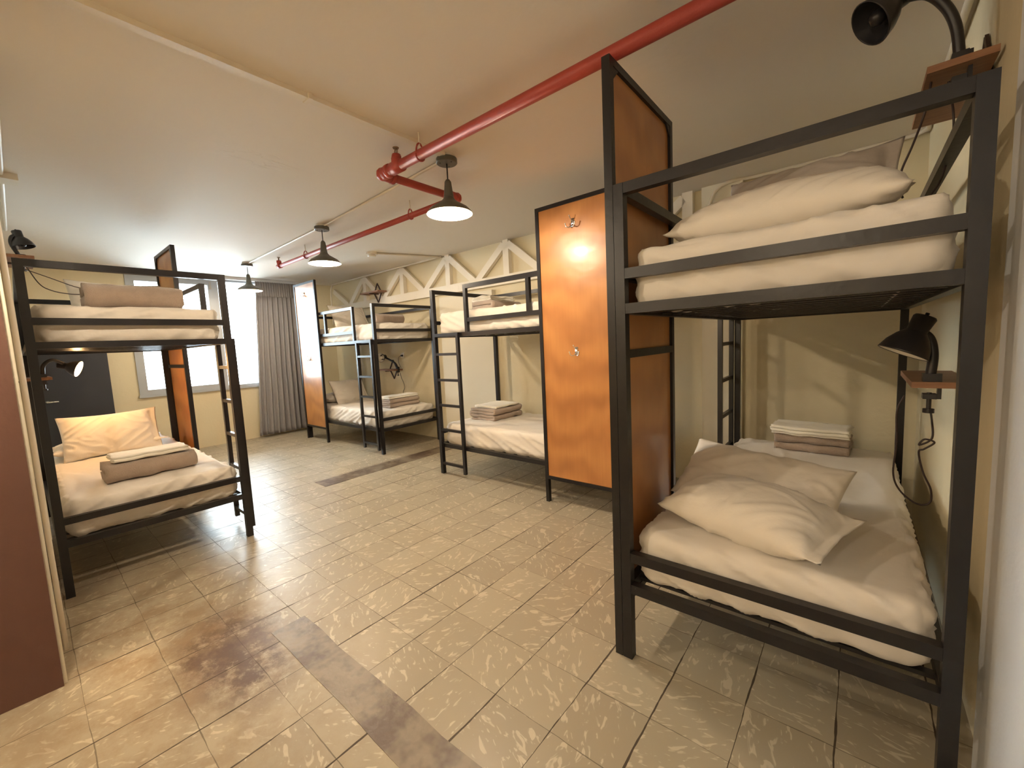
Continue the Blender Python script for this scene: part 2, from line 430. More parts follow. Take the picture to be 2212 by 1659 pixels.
def place(o, key, label):
    loc, rz, hd = BEDS[key]; o.location = loc; o.rotation_euler = (0, 0, rz); return tag(o, label, 'bunk bed', 'black steel bunk beds')
bunkM, bunkL = copy_tree(bunk), copy_tree(bunk)
bunkF = make_bunk(-1)
place(bunk, 'N', 'black steel bunk bed nearest the camera along the right wall')
place(bunkM, 'M', 'black steel bunk bed with guard rail, beside the tall orange panel against the back wall')
place(bunkF, 'F', 'black steel bunk bed in the far corner next to the grey curtain')
place(bunkL, 'L', 'black steel bunk bed on the left against the partition wall, before the window')

def bedmat(key):
    loc, rz, hd = BEDS[key]; return Matrix.Translation(loc) @ Matrix.Rotation(rz, 4, 'Z'), hd
def bedloc(key, l, w_, z):
    M_, hd = bedmat(key); return M_ @ Vector((l, w_*hd, z))

# ------------------------------------------------------------------ privacy panels
HP, PW = 2.469, .70
def make_panel(hand):
    """local: x from 0 (foot-side edge) to PW (head-side edge), outer face towards -y*hand"""
    root = bpy.data.objects.new('privacy_panel', None); COL.objects.link(root)
    def bx(x0, x1, y0, y1, z0, z1, bm=None): return box(bm or B(), x0, x1, hand*y0, hand*y1, z0, z1)
    fr_ = bx(0, .032, -.034, 0, 0, HP)
    bx(PW-.032, PW, -.034, 0, 0, HP, fr_)
    bx(.032, PW-.032, -.034, 0, HP-.03, HP, fr_); bx(.032, PW-.032, -.034, 0, .205, .235, fr_)
    bx(.032, PW-.032, -.012, 0, 1.30, 1.335, fr_)
    for cx, sx in ((.032, 1), (PW-.032, -1)):      # little corner gussets
        v = [(cx, HP-.03), (cx+sx*.05, HP-.03), (cx, HP-.08)]
        t = [fr_.verts.new((x, hand*-.010, z)) for x, z in v]; q = [fr_.verts.new((x, hand*-.002, z)) for x, z in v]
        fr_.faces.new(t); fr_.faces.new(q[::-1])
        for i in range(3): fr_.faces.new((t[i], q[i], q[(i+1) % 3], t[(i+1) % 3]))
    obj('frame', fr_, M_frame, root)
    obj('board', bx(.030, PW-.030, -.026, -.014, .225, HP-.02), M_ply, root)
    for z in (2.275, 1.29):
        hk = B(); y = -.026
        box(hk, PW/2-.013, PW/2+.013, hand*(y-.004), hand*y, z-.02, z+.045)
        for sx in (-1, 1):
            P = [(PW/2+sx*.004, hand*(y-.004), z), (PW/2+sx*.014, hand*(y-.026), z-.022), (PW/2+sx*.034, hand*(y-.038), z-.018), (PW/2+sx*.042, hand*(y-.04), z+.006)]
            tube(hk, spline(P, 5), .0042, 8)
            lathe(hk, [(0, -.007), (.006, -.004), (.006, .004), (0, .007)], 8, Matrix.Translation(P[-1]))
        tube(hk, spline([(PW/2, hand*(y-.004), z+.03), (PW/2, hand*(y-.03), z+.036), (PW/2, hand*(y-.05), z+.062)], 5), .0042, 8)
        obj('coat_hook', hk, M_chrome, root, smooth=True)
    return root
pan = make_panel(1); panF = make_panel(-1); panM, panL = copy_tree(pan), copy_tree(pan)
def place_panel(o, key, label):
    loc, rz, hd = BEDS[key]; o.location = bedloc(key, L-PW, -.002, 0); o.rotation_euler = (0, 0, rz)
    tag(o, label, 'privacy panel', 'varnished plywood privacy panels')
place_panel(pan, 'N', 'varnished plywood panel touching the red pipe, at the left of the nearest bunk')
place_panel(panM, 'M', 'wide glossy orange plywood panel with two chrome hooks in the middle of the room')
place_panel(panF, 'F', 'narrow-looking orange plywood panel with hooks between curtain and far bunk')
place_panel(panL, 'L', 'plywood panel standing before the window behind the left bunk')

# ------------------------------------------------------------------ bedding
def rbox(nx, ny, nz, sx, sy, sz, r, disp=None):
    """rounded box centred in xy, base at z=0"""
    bm = B(); vmap = {}
    def V(i, j, k):
        key = (i, j, k)
        if key in vmap: return vmap[key]
        p = Vector(((i/nx-.5)*sx, (j/ny-.5)*sy, (k/nz-.5)*sz))
        q = Vector([max(-s/2+r, min(s/2-r, c)) for c, s in zip(p, (sx, sy, sz))])
        d_ = p-q
        n_ = d_.normalized() if d_.length > 1e-9 else Vector((0, 0, 1))
        if d_.length > 1e-9: p = q + n_*r
        if disp: p = p + n_*disp(p, n_)
        p.z += sz/2
        v = bm.verts.new(p); vmap[key] = v; return v
    for i in range(nx):
        for j in range(ny):
            bm.faces.new((V(i,j,0), V(i,j+1,0), V(i+1,j+1,0), V(i+1,j,0))); bm.faces.new((V(i,j,nz), V(i+1,j,nz), V(i+1,j+1,nz), V(i,j+1,nz)))
    for i in range(nx):
        for k in range(nz):
            bm.faces.new((V(i,0,k), V(i+1,0,k), V(i+1,0,k+1), V(i,0,k+1))); bm.faces.new((V(i,ny,k), V(i,ny,k+1), V(i+1,ny,k+1), V(i+1,ny,k)))
    for j in range(ny):
        for k in range(nz):
            bm.faces.new((V(0,j,k), V(0,j,k+1), V(0,j+1,k+1), V(0,j+1,k))); bm.faces.new((V(nx,j,k), V(nx,j+1,k), V(nx,j+1,k+1), V(nx,j,k+1)))
    return bm
def ridge(v): return 1-abs(noise.noise(v))*2.2
def crease(v): return max(0, 1-abs(noise.noise(v))*7)
def mattress_disp(seed):
    def f(p, n_):
        s = Vector((seed*7.3, seed*3.1, seed))
        d_ = noise.noise(p*2.2+s)*.006
        if n_.z > .8:      # long soft creases on top
            c = ridge(Vector((p.x*1.3+p.y*1.2, p.y*3.2-p.x*.8, 0))+s); d_ += max(0, c-.5)*.016
        else:              # diagonal pulls of the fitted sheet on the sides
            a = p.x if abs(n_.y) > abs(n_.x) else p.y
            c = ridge(Vector((a*5.5+p.z*11, p.z*2.0-a*.8, 3))+s); d_ += max(0, c-.35)*.022
            d_ += crease(Vector((a*6+p.z*14, p.z*2-a, 5))+s)*.0045 + crease(Vector((a*10-p.z*8, p.z*3, 8))+s)*.003
        return d_
    return f
MT = .225
def mattress(key, z, seed, label):
    bm = rbox(110, 80, 16, L-2*T-.05, W-2*T-.03, MT, .05, mattress_disp(seed))
    o = obj('mattress', bm, M_sheet, smooth=True)
    _, rz, hd = BEDS[key]
    o.location = bedloc(key, L/2, W/2, z); o.rotation_euler = (0, 0, rz)
    return tag(o, label, 'mattress', 'mattresses in fitted sheets')
ZLM, ZUM = ZL-.008, ZU-.008
names = {'N': 'nearest bunk on the right', 'M': 'middle bunk at the back wall', 'F': 'far corner bunk', 'L': 'left bunk'}
for i, k in enumerate('NMFL'):
    mattress(k, ZLM, i*2+1, 'cream sheeted mattress on the lower berth of the %s' % names[k])
    mattress(k, ZUM, i*2+2, 'cream sheeted mattress on the upper berth of the %s' % names[k])
ZTL, ZTU = ZLM+MT, ZUM+MT

def pillow_mesh(a, b_, h, seed, cuff=True, nu=56, nv=40, sharp=1.0):
    """a,b half sizes; the pillowcase's open hem on +x"""
    bm = B(); s = Vector((seed*5.1, seed*2.7, seed*1.3))
    def P(i, j, side):
        u = -1+2*i/nu; v = -1+2*j/nv
        uc = u
        x = a*u*(1-.05*(1-v*v)*u*u*sharp); y = b_*v*(1-.10*(1-u*u)*v*v*sharp)
        k = .86 if cuff else 1.0
        ux = max(-1, min(1, (u+1)/(k+1)*2-1))
        t = max(0, 1-abs(ux)**2.6)**.62 * max(0, 1-abs(v)**2.4)**.62
        z = h*t
        # creases fanning out of the corners
        q = Vector((x, y, 0))
        e = max(abs(u), abs(v))**3
        c = ridge(Vector((x*9+y*14*(1 if u*v > 0 else -1), y*7-x*5, side))+s)
        z += max(0, c-.4)*.026*(.25+e)*(t**.4)*1.2
        z += noise.noise(q*5+s)*.010*t
        if cuff and u > .72: z += math.sin(v*7+seed)*.007*(u-.72)*4*side
        return (x, y, side*max(z, .0025))
    top = [[bm.verts.new(P(i, j, 1)) for j in range(nv+1)] for i in range(nu+1)]
    bot = [[bm.verts.new(P(i, j, -1)) if 0 < i < nu and 0 < j < nv else top[i][j] for j in range(nv+1)] for i in range(nu+1)]
    for i in range(nu):
        for j in range(nv):
            bm.faces.new((top[i][j], top[i+1][j], top[i+1][j+1], top[i][j+1]))
            f = (bot[i][j], bot[i][j+1], bot[i+1][j+1], bot[i+1][j])
            if len(set(f)) > 2:
                try: bm.faces.new(f)
                except ValueError: pass
    return bm
def pillow(loc, rot, label, a=.33, b_=.22, h=.085, seed=1, mat=None, cuff=True, group='bed pillows'):
    o = obj('pillow', pillow_mesh(a, b_, h, seed, cuff), mat or M_pillow, smooth=True)
    o.location = loc; o.rotation_euler = rot
    return tag(o, label, 'pillow', group)

def ribbon(path, th, length, seed=0, amp=.003, fray=0, nl=26):
    """closed cloth section that follows path (x,z), extruded along y"""
    P = [Vector((x, 0, z)) for x, z in path]
    bm = B(); n = len(P); out = []
    for i, p in enumerate(P):
        t = (P[min(i+1, n-1)]-P[max(i-1, 0)]).normalized(); nn = Vector((-t.z, 0, t.x))
        out.append((p+nn*th/2, p-nn*th/2))
    loop = [o_[0] for o_ in out] + [o_[1] for o_ in out[::-1]]
    rows = []
    for j in range(nl+1):
        y = (j/nl-.5)*length; row = []
        for k, p in enumerate(loop):
            q = Vector((p.x, y, p.z))
            q += Vector((noise.noise(q*13+Vector((seed, 0, 0))), 0, noise.noise(q*11+Vector((0, seed, 4)))))*amp*1.6
            if fray and (j == 0 or j == nl): q.y += noise.noise(Vector((p.x*55, p.z*60, seed+j)))*fray
            if j == 0 or j == nl: q.y += noise.noise(Vector((p.x*9, p.z*40, seed+j)))*.012
            row.append(bm.verts.new(q))
        rows.append(row)
    m_ = len(loop)
    for a_, b2 in zip(rows, rows[1:]):
        for k in range(m_): bm.faces.new((a_[k], a_[(k+1) % m_], b2[(k+1) % m_], b2[k]))
    h_ = n
    for row, fl_ in ((rows[0], 1), (rows[-1], 0)):
        for k in range(h_-1):
            f = (row[k], row[k+1], row[m_-2-k], row[m_-1-k])
            bm.faces.new(f if fl_ else f[::-1])
    return bm
def foldpath(w_, layers, th, sag=0, steps=9):
    """serpentine: wide layers stacked up, joined by round turns"""
    pts = []; z = th/2
    for k in range(layers):
        xs = [-w_/2+th*.6+(w_-1.2*th)*i/10 for i in range(11)]
        if k % 2: xs = xs[::-1]
        for x in xs: pts.append((x, z+sag*(1-(2*x/w_)**2)))
        if k < layers-1:
            s = 1 if k % 2 == 0 else -1; cx = s*(w_/2-th*.6)
            for i in range(1, steps):
                a_ = -PI/2+PI*i/steps
                pts.append((cx+s*math.cos(a_)*th*.56, z+th*.54+math.sin(a_)*th*.54))
            z += th*1.08
    return pts
def rollpath(r, turns, th):
    pts = []; n = int(turns*22)
    for i in range(n+1):
        a_ = i/22*2*PI; rr = th*.6+(r-th)*i/n
        pts.append((math.cos(a_)*rr, r+math.sin(a_)*rr))
    return pts
def cloth(kind, path, th, length, loc, rz, mat, label, seed, cat, group, fray=0, amp=.003, tilt=(0, 0)):
    o = obj(kind, ribbon(path, th, length, seed, amp, fray), mat, smooth=True)
    o.location = loc; o.rotation_euler = (tilt[0], tilt[1], rz)
    return tag(o, label, cat, group)

GT, GS = 'folded towels on the beds', 'folded sheets on the towels'
def P3(key, l, w_, z): return bedloc(key, l, w_, z)
# --- nearest bunk, lower: two pillows, towel with white sheet on top
pillow((-.315, 1.855, ZTL+.095), (math.radians(6), math.radians(1), math.radians(-18)), 'plump cream pillow lying in front on the lower berth of the nearest bunk', .315, .190, .112, 1)
pillow((-.365, 2.19, ZTL+.112), (math.radians(42), math.radians(3), math.radians(-14)), 'cream pillow propped behind the plump one on the nearest lower berth', .35, .18, .09, 2, cuff=False)
cloth('towel', foldpath(.27, 2, .052), .049, .41, (-.225, 3.44, ZTL+.006), PI/2-.06, M_towel, 'folded taupe towel on the nearest lower berth, under a white frayed sheet', 3, 'towel', GT, amp=.006)
cloth('folded_sheet', foldpath(.25, 5, .011), .0105, .42, (-.235, 3.44, ZTL+.006+.110), PI/2-.06, M_white, 'white frayed-edge folded sheet on the towel of the nearest lower berth', 5, 'folded sheet', GS, fray=.02, amp=.005)
# --- nearest bunk, upper
pillow((-.24, 1.93, ZTU+.10), (math.radians(12), 0, math.radians(-4)), 'cream pillow lying on the upper berth of the nearest bunk', .37, .22, .10, 4, cuff=False)
pillow((-.20, 2.20, ZTU+.17), (math.radians(62), 0, math.radians(-6)), 'grey pillow propped upright at the back of the nearest upper berth', .31, .22, .075, 5, M_greypil)
# --- left bunk
pillow((-5.20, .50, ZTL+.185), (math.radians(74), 0, math.radians(90+4)), 'warm lit cream pillow propped up on the lower berth of the left bunk', .335, .20, .07, 6)
pillow((-5.36, .50, ZTL+.075), (0, math.radians(0), math.radians(90)), 'cream pillow lying flat behind the propped one, left lower berth', .39, .21, .075, 7)
cloth('towel', foldpath(.27, 2, .060), .056, .50, (-4.02, .56, ZTL+.005), .04, M_towel, 'folded taupe towel on the lower berth of the left bunk', 8, 'towel', GT, amp=.006)
cloth('folded_sheet', foldpath(.24, 3, .012), .0115, .42, (-4.03, .565, ZTL+.005+.130), .04, M_white, 'cream folded sheet on the towel of the left lower berth', 9, 'folded sheet', GS)
cloth('towel', foldpath(.32, 2, .076), .072, .50, (-3.93, .575, ZTU+.004), .0, M_towel, 'thick folded taupe towel on the upper berth of the left bunk', 10, 'towel', GT, amp=.006)
pillow((-5.25, .67, ZTU+.18), (math.radians(74), 0, math.radians(96)), 'orange lit pillow upright behind the towel on the left upper berth', .33, .21, .07, 11)
# --- far corner bunk
pillow((-6.45, 3.50, ZTL+.17), (math.radians(66), 0, math.radians(90+14)), 'tan pillow propped up on the lower berth of the far corner bunk', .34, .22, .075, 12)
pillow((-6.66, 3.46, ZTL+.075), (0, 0, math.radians(90)), 'white pillow flat behind the propped one, far lower berth', .34, .22, .08, 13)
cloth('towel', foldpath(.24, 4, .027), .026, .50, (-5.14, 3.55, ZTL+.004), .0, M_towel, 'folded taupe towel on the lower berth of the far corner bunk', 14, 'towel', GT)
cloth('folded_sheet', foldpath(.23, 3, .012), .0115, .50, (-5.15, 3.55, ZTL+.004+.118), .0, M_white, 'white folded sheet on the towel of the far lower berth', 15, 'folded sheet', GS)
cloth('towel', rollpath(.075, 2.6, .024), .0225, .46, (-5.20, 3.50, ZTU+.006), .0, M_towel, 'rolled taupe towel on the upper berth of the far corner bunk', 16, 'towel', GT)
pillow((-6.25, 3.50, ZTU+.17), (math.radians(64), 0, math.radians(90+10)), 'tan pillow propped up on the upper berth of the far corner bunk', .34, .22, .075, 17)
# --- middle bunk
cloth('towel', foldpath(.36, 4, .030), .029, .46, (-3.14, 3.43, ZTL+.004), .0, M_towel, 'folded taupe towel on the lower berth of the middle bunk', 18, 'towel', GT, amp=.007)
cloth('folded_sheet', foldpath(.33, 2, .011), .0105, .38, (-3.14, 3.45, ZTL+.004+.130), .0, M_white, 'cream folded sheet on the towel of the middle lower berth', 19, 'folded sheet', GS)
cloth('towel', foldpath(.32, 2, .045), .043, .44, (-3.00, 3.36, ZTU+.004), .0, M_towel, 'thick folded taupe towel on the upper berth of the middle bunk', 20, 'towel', GT)
cloth('folded_sheet', foldpath(.26, 4, .013), .0125, .36, (-3.02, 3.34, ZTU+.004+.093), .0, M_white, 'crumpled cream folded sheet on the towel of the middle upper berth', 21, 'folded sheet', GS, amp=.009)
pillow((-1.75, 3.45, ZTU+.09), (math.radians(0), math.radians(-8), math.radians(90)), 'cream pillow at the head of the middle upper berth behind the guard rail', .36, .22, .09, 22)

# ------------------------------------------------------------------ pendant lamps
def pendant():
    t = bpy.data.objects.new('pendant_lamp', None); COL.objects.link(t)
    obj('ceiling_box', lathe(B(), [(0, 0), (.058, 0), (.058, -.016), (0, -.016)], 28), M_plastic, t)
    cp = lathe(B(), [(0, -.016), (.068, -.016), (.070, -.020), (.070, -.044), (.066, -.048), (0, -.048)], 36)
    for k in range(3): lathe(cp, [(0, -.048), (.005, -.048), (.004, -.053), (0, -.053)], 8, Matrix.Translation((.045*math.cos(k*2.1), .045*math.sin(k*2.1), 0)))
    obj('canopy', cp, M_shade, t)
    obj('cord', tube(B(), [(0, 0, -.045), (0, 0, -.16)], .0045, 8), M_black, t, smooth=True)
    obj('socket', lathe(B(), [(0, -.150), (.012, -.150), (.020, -.162), (.022, -.165), (.029, -.225), (.034, -.262), (0, -.262)], 28), M_shade, t, smooth=False)
    sh = [(.030, -.255), (.038, -.275), (.052, -.292), (.085, -.312), (.125, -.336), (.152, -.366), (.155, -.372)]
    bm = lathe(B(), [(0, -.250)] + sh, 48); s_ = obj('shade', bm, [M_shade, M_shadein], t, smooth=True)
    bi = lathe(B(), [(0, -.258)] + [(r-.003, z-.0025) for r, z in sh], 48); li = obj('shade_lining', bi, M_shadein, s_, smooth=True)
    pr = [(0, -.285), (.013, -.288), (.015, -.305), (.024, -.325), (.030, -.348), (.027, -.370), (.015, -.386), (0, -.390)]
    bo = obj('bulb', lathe(B(), pr, 24), M_bulb, t, smooth=True)
    ld = bpy.data.lights.new('bulb_light', 'POINT'); ld.energy = LAMP_W; ld.color = WARM; ld.shadow_soft_size = .035
    lo = bpy.data.objects.new('bulb_light', ld); COL.objects.link(lo); lo.parent = bo; lo.location = (0, 0, -.372)
    bo.visible_shadow = True
    return t
p0 = pendant()
PL = [(-2.145, 1.985, 'lit pendant lamp nearest the camera, beside the red pipe elbow', 0),
      (-4.15, 2.10, 'middle lit pendant lamp in the row along the ceiling conduit', 0),
      (-6.43, 2.16, 'farthest small pendant lamp in front of the window and curtain', 0),
      (-2.14, -.10, 'pendant lamp of which only the bright rim shows at the left edge', 0),
      (-2.14, -2.2, 'added fill pendant, unseen behind the camera, farther from the right wall', 0),  # added lamp out of view, brightens the foreground
      (-.45, -1.7, 'added fill pendant, unseen behind the camera, nearer to the right wall', 0)]  # second added fill lamp, lights the nearest bunk from the front
for i, (x, y, lb, q) in enumerate(PL):
    o = p0 if i == 0 else copy_tree(p0)
    o.location = (x, y, Z_CEIL); tag(o, lb, 'pendant lamp', 'pendant lamps hung from the ceiling')

# ------------------------------------------------------------------ red sprinkler pipe
pipe = empty('sprinkler_pipe', 'red painted sprinkler pipe with elbows running under the ceiling', 'pipe', (-.5, 1.66, 2.535))
ZP = 2.522; o0 = -Vector(pipe.location)
def ppart(n, bm, mat=M_red, par=None, sm=True):
    q = obj(n, bm, mat, par or pipe, smooth=sm)
    if not par: q.location = o0
    return q
YP, YP2, XE = 1.66, 2.31, -2.41
ppart('pipe_run', tube(B(), [(XR, YP, ZP), (XE, YP, ZP)], .030, 20))
ppart('pipe_run', tube(B(), [(XE, YP-.005, ZP), (XE, YP2, ZP)], .026, 20))
ppart('pipe_run', tube(B(), [(XE+.01, YP2, ZP), (-5.74, YP2, ZP)], .024, 20))
def elbow(x, y, dirs):
    bm = B()
    lathe(bm, [(0, -.040), (.024, -.034), (.038, -.018), (.040, 0), (.038, .018), (.024, .034), (0, .040)], 20, Matrix.Translation((x, y, ZP)))
    for d_ in dirs:
        d_ = Vector(d_); p = Vector((x, y, ZP))
        tube(bm, [p, p+d_*.075], .038, 20); tube(bm, [p+d_*.060, p+d_*.085], .042, 20)
    return bm
ppart('elbow', elbow(XE, YP, ((1, 0, 0), (0, 1, 0))))
ppart('elbow', elbow(XE, YP2, ((-1, 0, 0), (0, -1, 0))))
def sprinkler(x, y, z0):
    s_ = ppart('sprinkler_head', tube(tube(B(), [(x, y, ZP), (x, y, z0)], .026, 18), [(x, y, z0-.03), (x, y, z0-.008)], .030, 8))
    g = B(); z = z0
    for sx in (-1, 1): tube(g, spline([(x+sx*.006, y, z), (x+sx*.014, y, z+.012), (x+sx*.013, y, z+.028), (x+sx*.003, y, z+.038)], 4), .0028, 6)
    tube(g, [(x, y, z), (x, y, z+.036)], .003, 6)
    lathe(g, [(0, z+.036), (.018, z+.036), (.020, z+.041), (0, z+.043)], 16, Matrix.Translation((x, y, 0)))
    obj('deflector', g, M_brass, s_)
ppart('tee', tube(tube(B(), [(XE+.11, YP, ZP), (XE+.21, YP, ZP)], .038, 20), [(XE+.16, YP, ZP), (XE+.16, YP, ZP+.050)], .033, 18))
sprinkler(XE+.16, YP, ZP+.074)
ppart('elbow', tube(tube(B(), [(-5.71, YP2, ZP), (-5.79, YP2, ZP)], .030, 16), [(-5.765, YP2, ZP-.02), (-5.765, YP2, ZP+.045)], .026, 16))
sprinkler(-5.765, YP2, ZP+.07)
for (x, y, r) in ((-2.02, YP, .034), (-2.99, YP2, .029), (-5.0, YP2, .029), (.1, YP, .034)):
    hg = B(); P = []
    for k in range(25):
        a_ = -PI/2+2*PI*k/24; zz = math.sin(a_)*r; yy = math.cos(a_)*r
        if zz > 0: zz *= 1.9; yy *= .8
        P.append((x, y+yy, ZP+zz))
    for a_, c_ in zip(P, P[1:]): bar(hg, a_, c_, .018, .004, (1, 0, 0)) if False else tube(hg, [a_, c_], .0055, 6)
    ppart('pipe_hanger', hg)
    ppart('hanger_rod', tube(B(), [(x, y, ZP+r*1.7), (x, y, Z_CEIL)], .005, 8), M_conduit)

# ------------------------------------------------------------------ conduits on the ceiling and walls
zc = Z_CEIL-.012
def conduit(label, runs, r=.010):
    bm = B()
    for rn in runs: tube(bm, rn, r, 10)
    o = obj('conduit', bm, M_conduit, smooth=True); return tag(o, label, 'conduit', 'painted conduits')
bm = B(); box(bm, -2.14, -2.095, .0, 1.93, Z_CEIL-.022, Z_CEIL); box(bm, -2.15, -2.085, 1.05, 1.07, Z_CEIL-.026, Z_CEIL)
tag(obj('cable_raceway', bm, M_conduit, bevel=.003), 'cream cable raceway crossing the ceiling to the nearest pendant lamp', 'raceway')
conduit('thin ceiling conduit linking the three pendant lamps in a row', [[(-2.16, 1.99, zc), (-4.1, 2.10, zc), (-6.40, 2.16, zc)]], .009)
conduit('conduit running from the smoke detector to the back wall truss', [[(-4.86, 3.15, zc), (-4.5, YB-.02, zc)]], .012)
conduit('conduit in the corner of ceiling and back wall, bending down at the far end', [spline([(-4.5, YB-.08, zc), (-6.0, YB-.08, zc), (-7.45, YB-.08, zc), (-7.62, YB-.08, zc-.03), (-7.68, YB-.08, zc-.2), (-7.68, YB-.08, 1.9)], 6)], .014)
conduit('conduit above the nearest upper berth along back wall and up the right corner', [spline([(-1.0, YB-.085, 2.2), (-1.02, YB-.085, 2.42), (-.92, YB-.085, zc-.02), (-.6, YB-.03, zc), (.1, YB-.03, zc), (XR-.03, YB-.09, zc), (XR-.03, 3.7, zc), (XR-.03, 2.5, zc), (XR-.03, 1.9, zc)], 6)], .014)
conduit('ceiling edge conduit above the left partition wall', [spline([(-6.0, .07, zc), (-5.0, .07, zc), (-4.0, .07, zc), (-2.7, .07, zc)], 4)], .012)
conduit('first vertical conduit down the left partition wall beside the left bunk', [spline([(-3.14, .014, zc), (-3.14, .014, 2.2), (-3.13, .014, 1.2), (-3.15, .014, .5)], 5)], .012)
conduit('second vertical conduit on the left partition wall close to the brown end', [spline([(-2.92, .012, zc), (-2.90, .012, 1.7), (-2.90, .012, .02)], 5)], .010)
# junction box by the left ceiling edge, smoke detector
tag(obj('junction_box', box(B(), -4.42, -4.28, .06, .14, Z_CEIL-.04, Z_CEIL), M_conduit, bevel=.004), 'small beige junction box on the ceiling at the left edge', 'junction box')
sd = empty('smoke_detector', 'round ivory smoke detector on the ceiling above the far bunk', 'smoke detector', (-4.89, 3.11, Z_CEIL))
obj('base', lathe(B(), [(0, 0), (.075, 0), (.075, -.028), (.065, -.03), (0, -.03)], 32), M_conduit, sd, bevel=0)
obj('cover', lathe(B(), [(0, -.03), (.052, -.03), (.052, -.048), (.045, -.058), (0, -.058)], 32), M_plastic, sd)

# ------------------------------------------------------------------ curtain
def curtain():
    t = empty('curtain', 'grey floor-length pleated curtain hanging at the right of the window', 'curtain', (XF+.12, 2.95, 0))
    bm = B(); ny, nz, th = 150, 36, .004; rows = []
    for j in range(nz+1):
        z = .04+(2.585-.04)*j/nz; f = j/nz; row = []
        y0 = 2.50+.17*f; y1 = 3.36
        for i in range(ny+1):
            u = i/ny; amp = .040*(1-.45*f)
            x = math.sin(u*2*PI*9.5+.5*math.sin(f*3)+1.2*noise.noise(Vector((u*3, f*1.2, 0))))*amp+noise.noise(Vector((u*7, f*2, 4)))*.02
            row.append((x, y0+(y1-y0)*u+noise.noise(Vector((u*5, f*3, 9)))*.008-2.95, z))
        rows.append(row)
    F_ = [[bm.verts.new((x+th, y, z)) for x, y, z in r] for r in rows]; K = [[bm.verts.new((x-th, y, z)) for x, y, z in r] for r in rows]
    for j in range(nz):
        for i in range(ny):
            bm.faces.new((F_[j][i], F_[j][i+1], F_[j+1][i+1], F_[j+1][i])); bm.faces.new((K[j][i], K[j+1][i], K[j+1][i+1], K[j][i+1]))
    for i in range(ny): bm.faces.new((F_[0][i], K[0][i], K[0][i+1], F_[0][i+1])); bm.faces.new((F_[nz][i], F_[nz][i+1], K[nz][i+1], K[nz][i]))
    for j in range(nz): bm.faces.new((F_[j][0], F_[j+1][0], K[j+1][0], K[j][0])); bm.faces.new((F_[j][ny], K[j][ny], K[j+1][ny], F_[j+1][ny]))
    cb = obj('cloth', bm, M_curtain, t, smooth=True)
    hb = B(); rows = []
    for z in (2.36, 2.42, 2.48, 2.54, 2.60):
        rows.append([hb.verts.new((.052+.012*math.sin(i*PI/3.0), -.30+.66*i/108, z)) for i in range(109)])
    bk = [[hb.verts.new((v.co.x-.010, v.co.y, v.co.z)) for v in r] for r in rows]
    for a_, c_ in zip(rows, rows[1:]):
        for i in range(108): hb.faces.new((a_[i], a_[i+1], c_[i+1], c_[i]))
    for a_, c_ in zip(bk, bk[1:]):
        for i in range(108): hb.faces.new((a_[i+1], a_[i], c_[i], c_[i+1]))
    for i in range(108): hb.faces.new((rows[0][i], bk[0][i], bk[0][i+1], rows[0][i+1])); hb.faces.new((rows[-1][i+1], bk[-1][i+1], bk[-1][i], rows[-1][i]))
    obj('pleated_heading', hb, M_curtain, cb, smooth=True)
    return t
curtain()
tag(obj('curtain_rail', box(B(), XF+.10, XF+.135, 1.15, 3.42, 2.605, 2.65), M_casing, bevel=.003), 'white curtain rail along the top of the window wall', 'curtain rail')

# ------------------------------------------------------------------ wall shelves on scissor brackets
def shelf(at, along, out, label, length=.52, depth=.175):
    """at: centre on the wall; along: unit vector on the wall; out: unit vector away from it"""
    a_, o_ = Vector(along), Vector(out); rz = math.atan2(a_.y, a_.x)
    t = empty('wall_shelf', label, 'shelf', at, 0, 'wooden wall shelves on diamond brackets')
    M_ = Matrix(((a_.x, o_.x, 0, 0), (a_.y, o_.y, 0, 0), (0, 0, 1, 0), (0, 0, 0, 1)))
    pl = box(B(), -length/2, length/2, .012, depth, -.011, .011, M_); obj('plank', pl, M_wood, t, bevel=.003)
    for y in (.008, ):
        br = B(); R, H = .105, .155
        for (x0, z0, x1, z1) in ((0, H, R, 0), (R, 0, 0, -H), (0, -H, -R, 0), (-R, 0, 0, H)):
            bar(br, M_ @ Vector((x0, y, z0)), M_ @ Vector((x1, y, z1)), .010, .020, M_ @ Vector((0, 0, 1)))
        obj('bracket', br, M_bracket, t)
    br = B(); box(br, -.012, .012, .0, depth-.01, -.024, -.011, M_); obj('support_arm', br, M_bracket, t)
    return t
shelf((XR, 2.36, 1.165), (0, -1, 0), (-1, 0, 0), 'brown wooden shelf on the right wall above the nearest lower berth')
shelf((XR, 2.33, 2.235), (0, -1, 0), (-1, 0, 0), 'brown wooden shelf near the ceiling on the right wall, top right of the photo')
shelf((-5.94, YB, 1.05), (1, 0, 0), (0, -1, 0), 'brown wooden shelf on the back wall inside the far lower berth')
shelf((-6.12, YB-.07, 2.32), (1, 0, 0), (0, -1, 0), 'empty brown wooden shelf across the truss above the far bunk')
shelf((-5.15, YL, 1.285), (-1, 0, 0), (0, 1, 0), 'shelf on the left partition wall inside the left lower berth')
shelf((-5.02, YL, 2.20), (-1, 0, 0), (0, 1, 0), 'shelf on the left partition wall above the left upper berth')

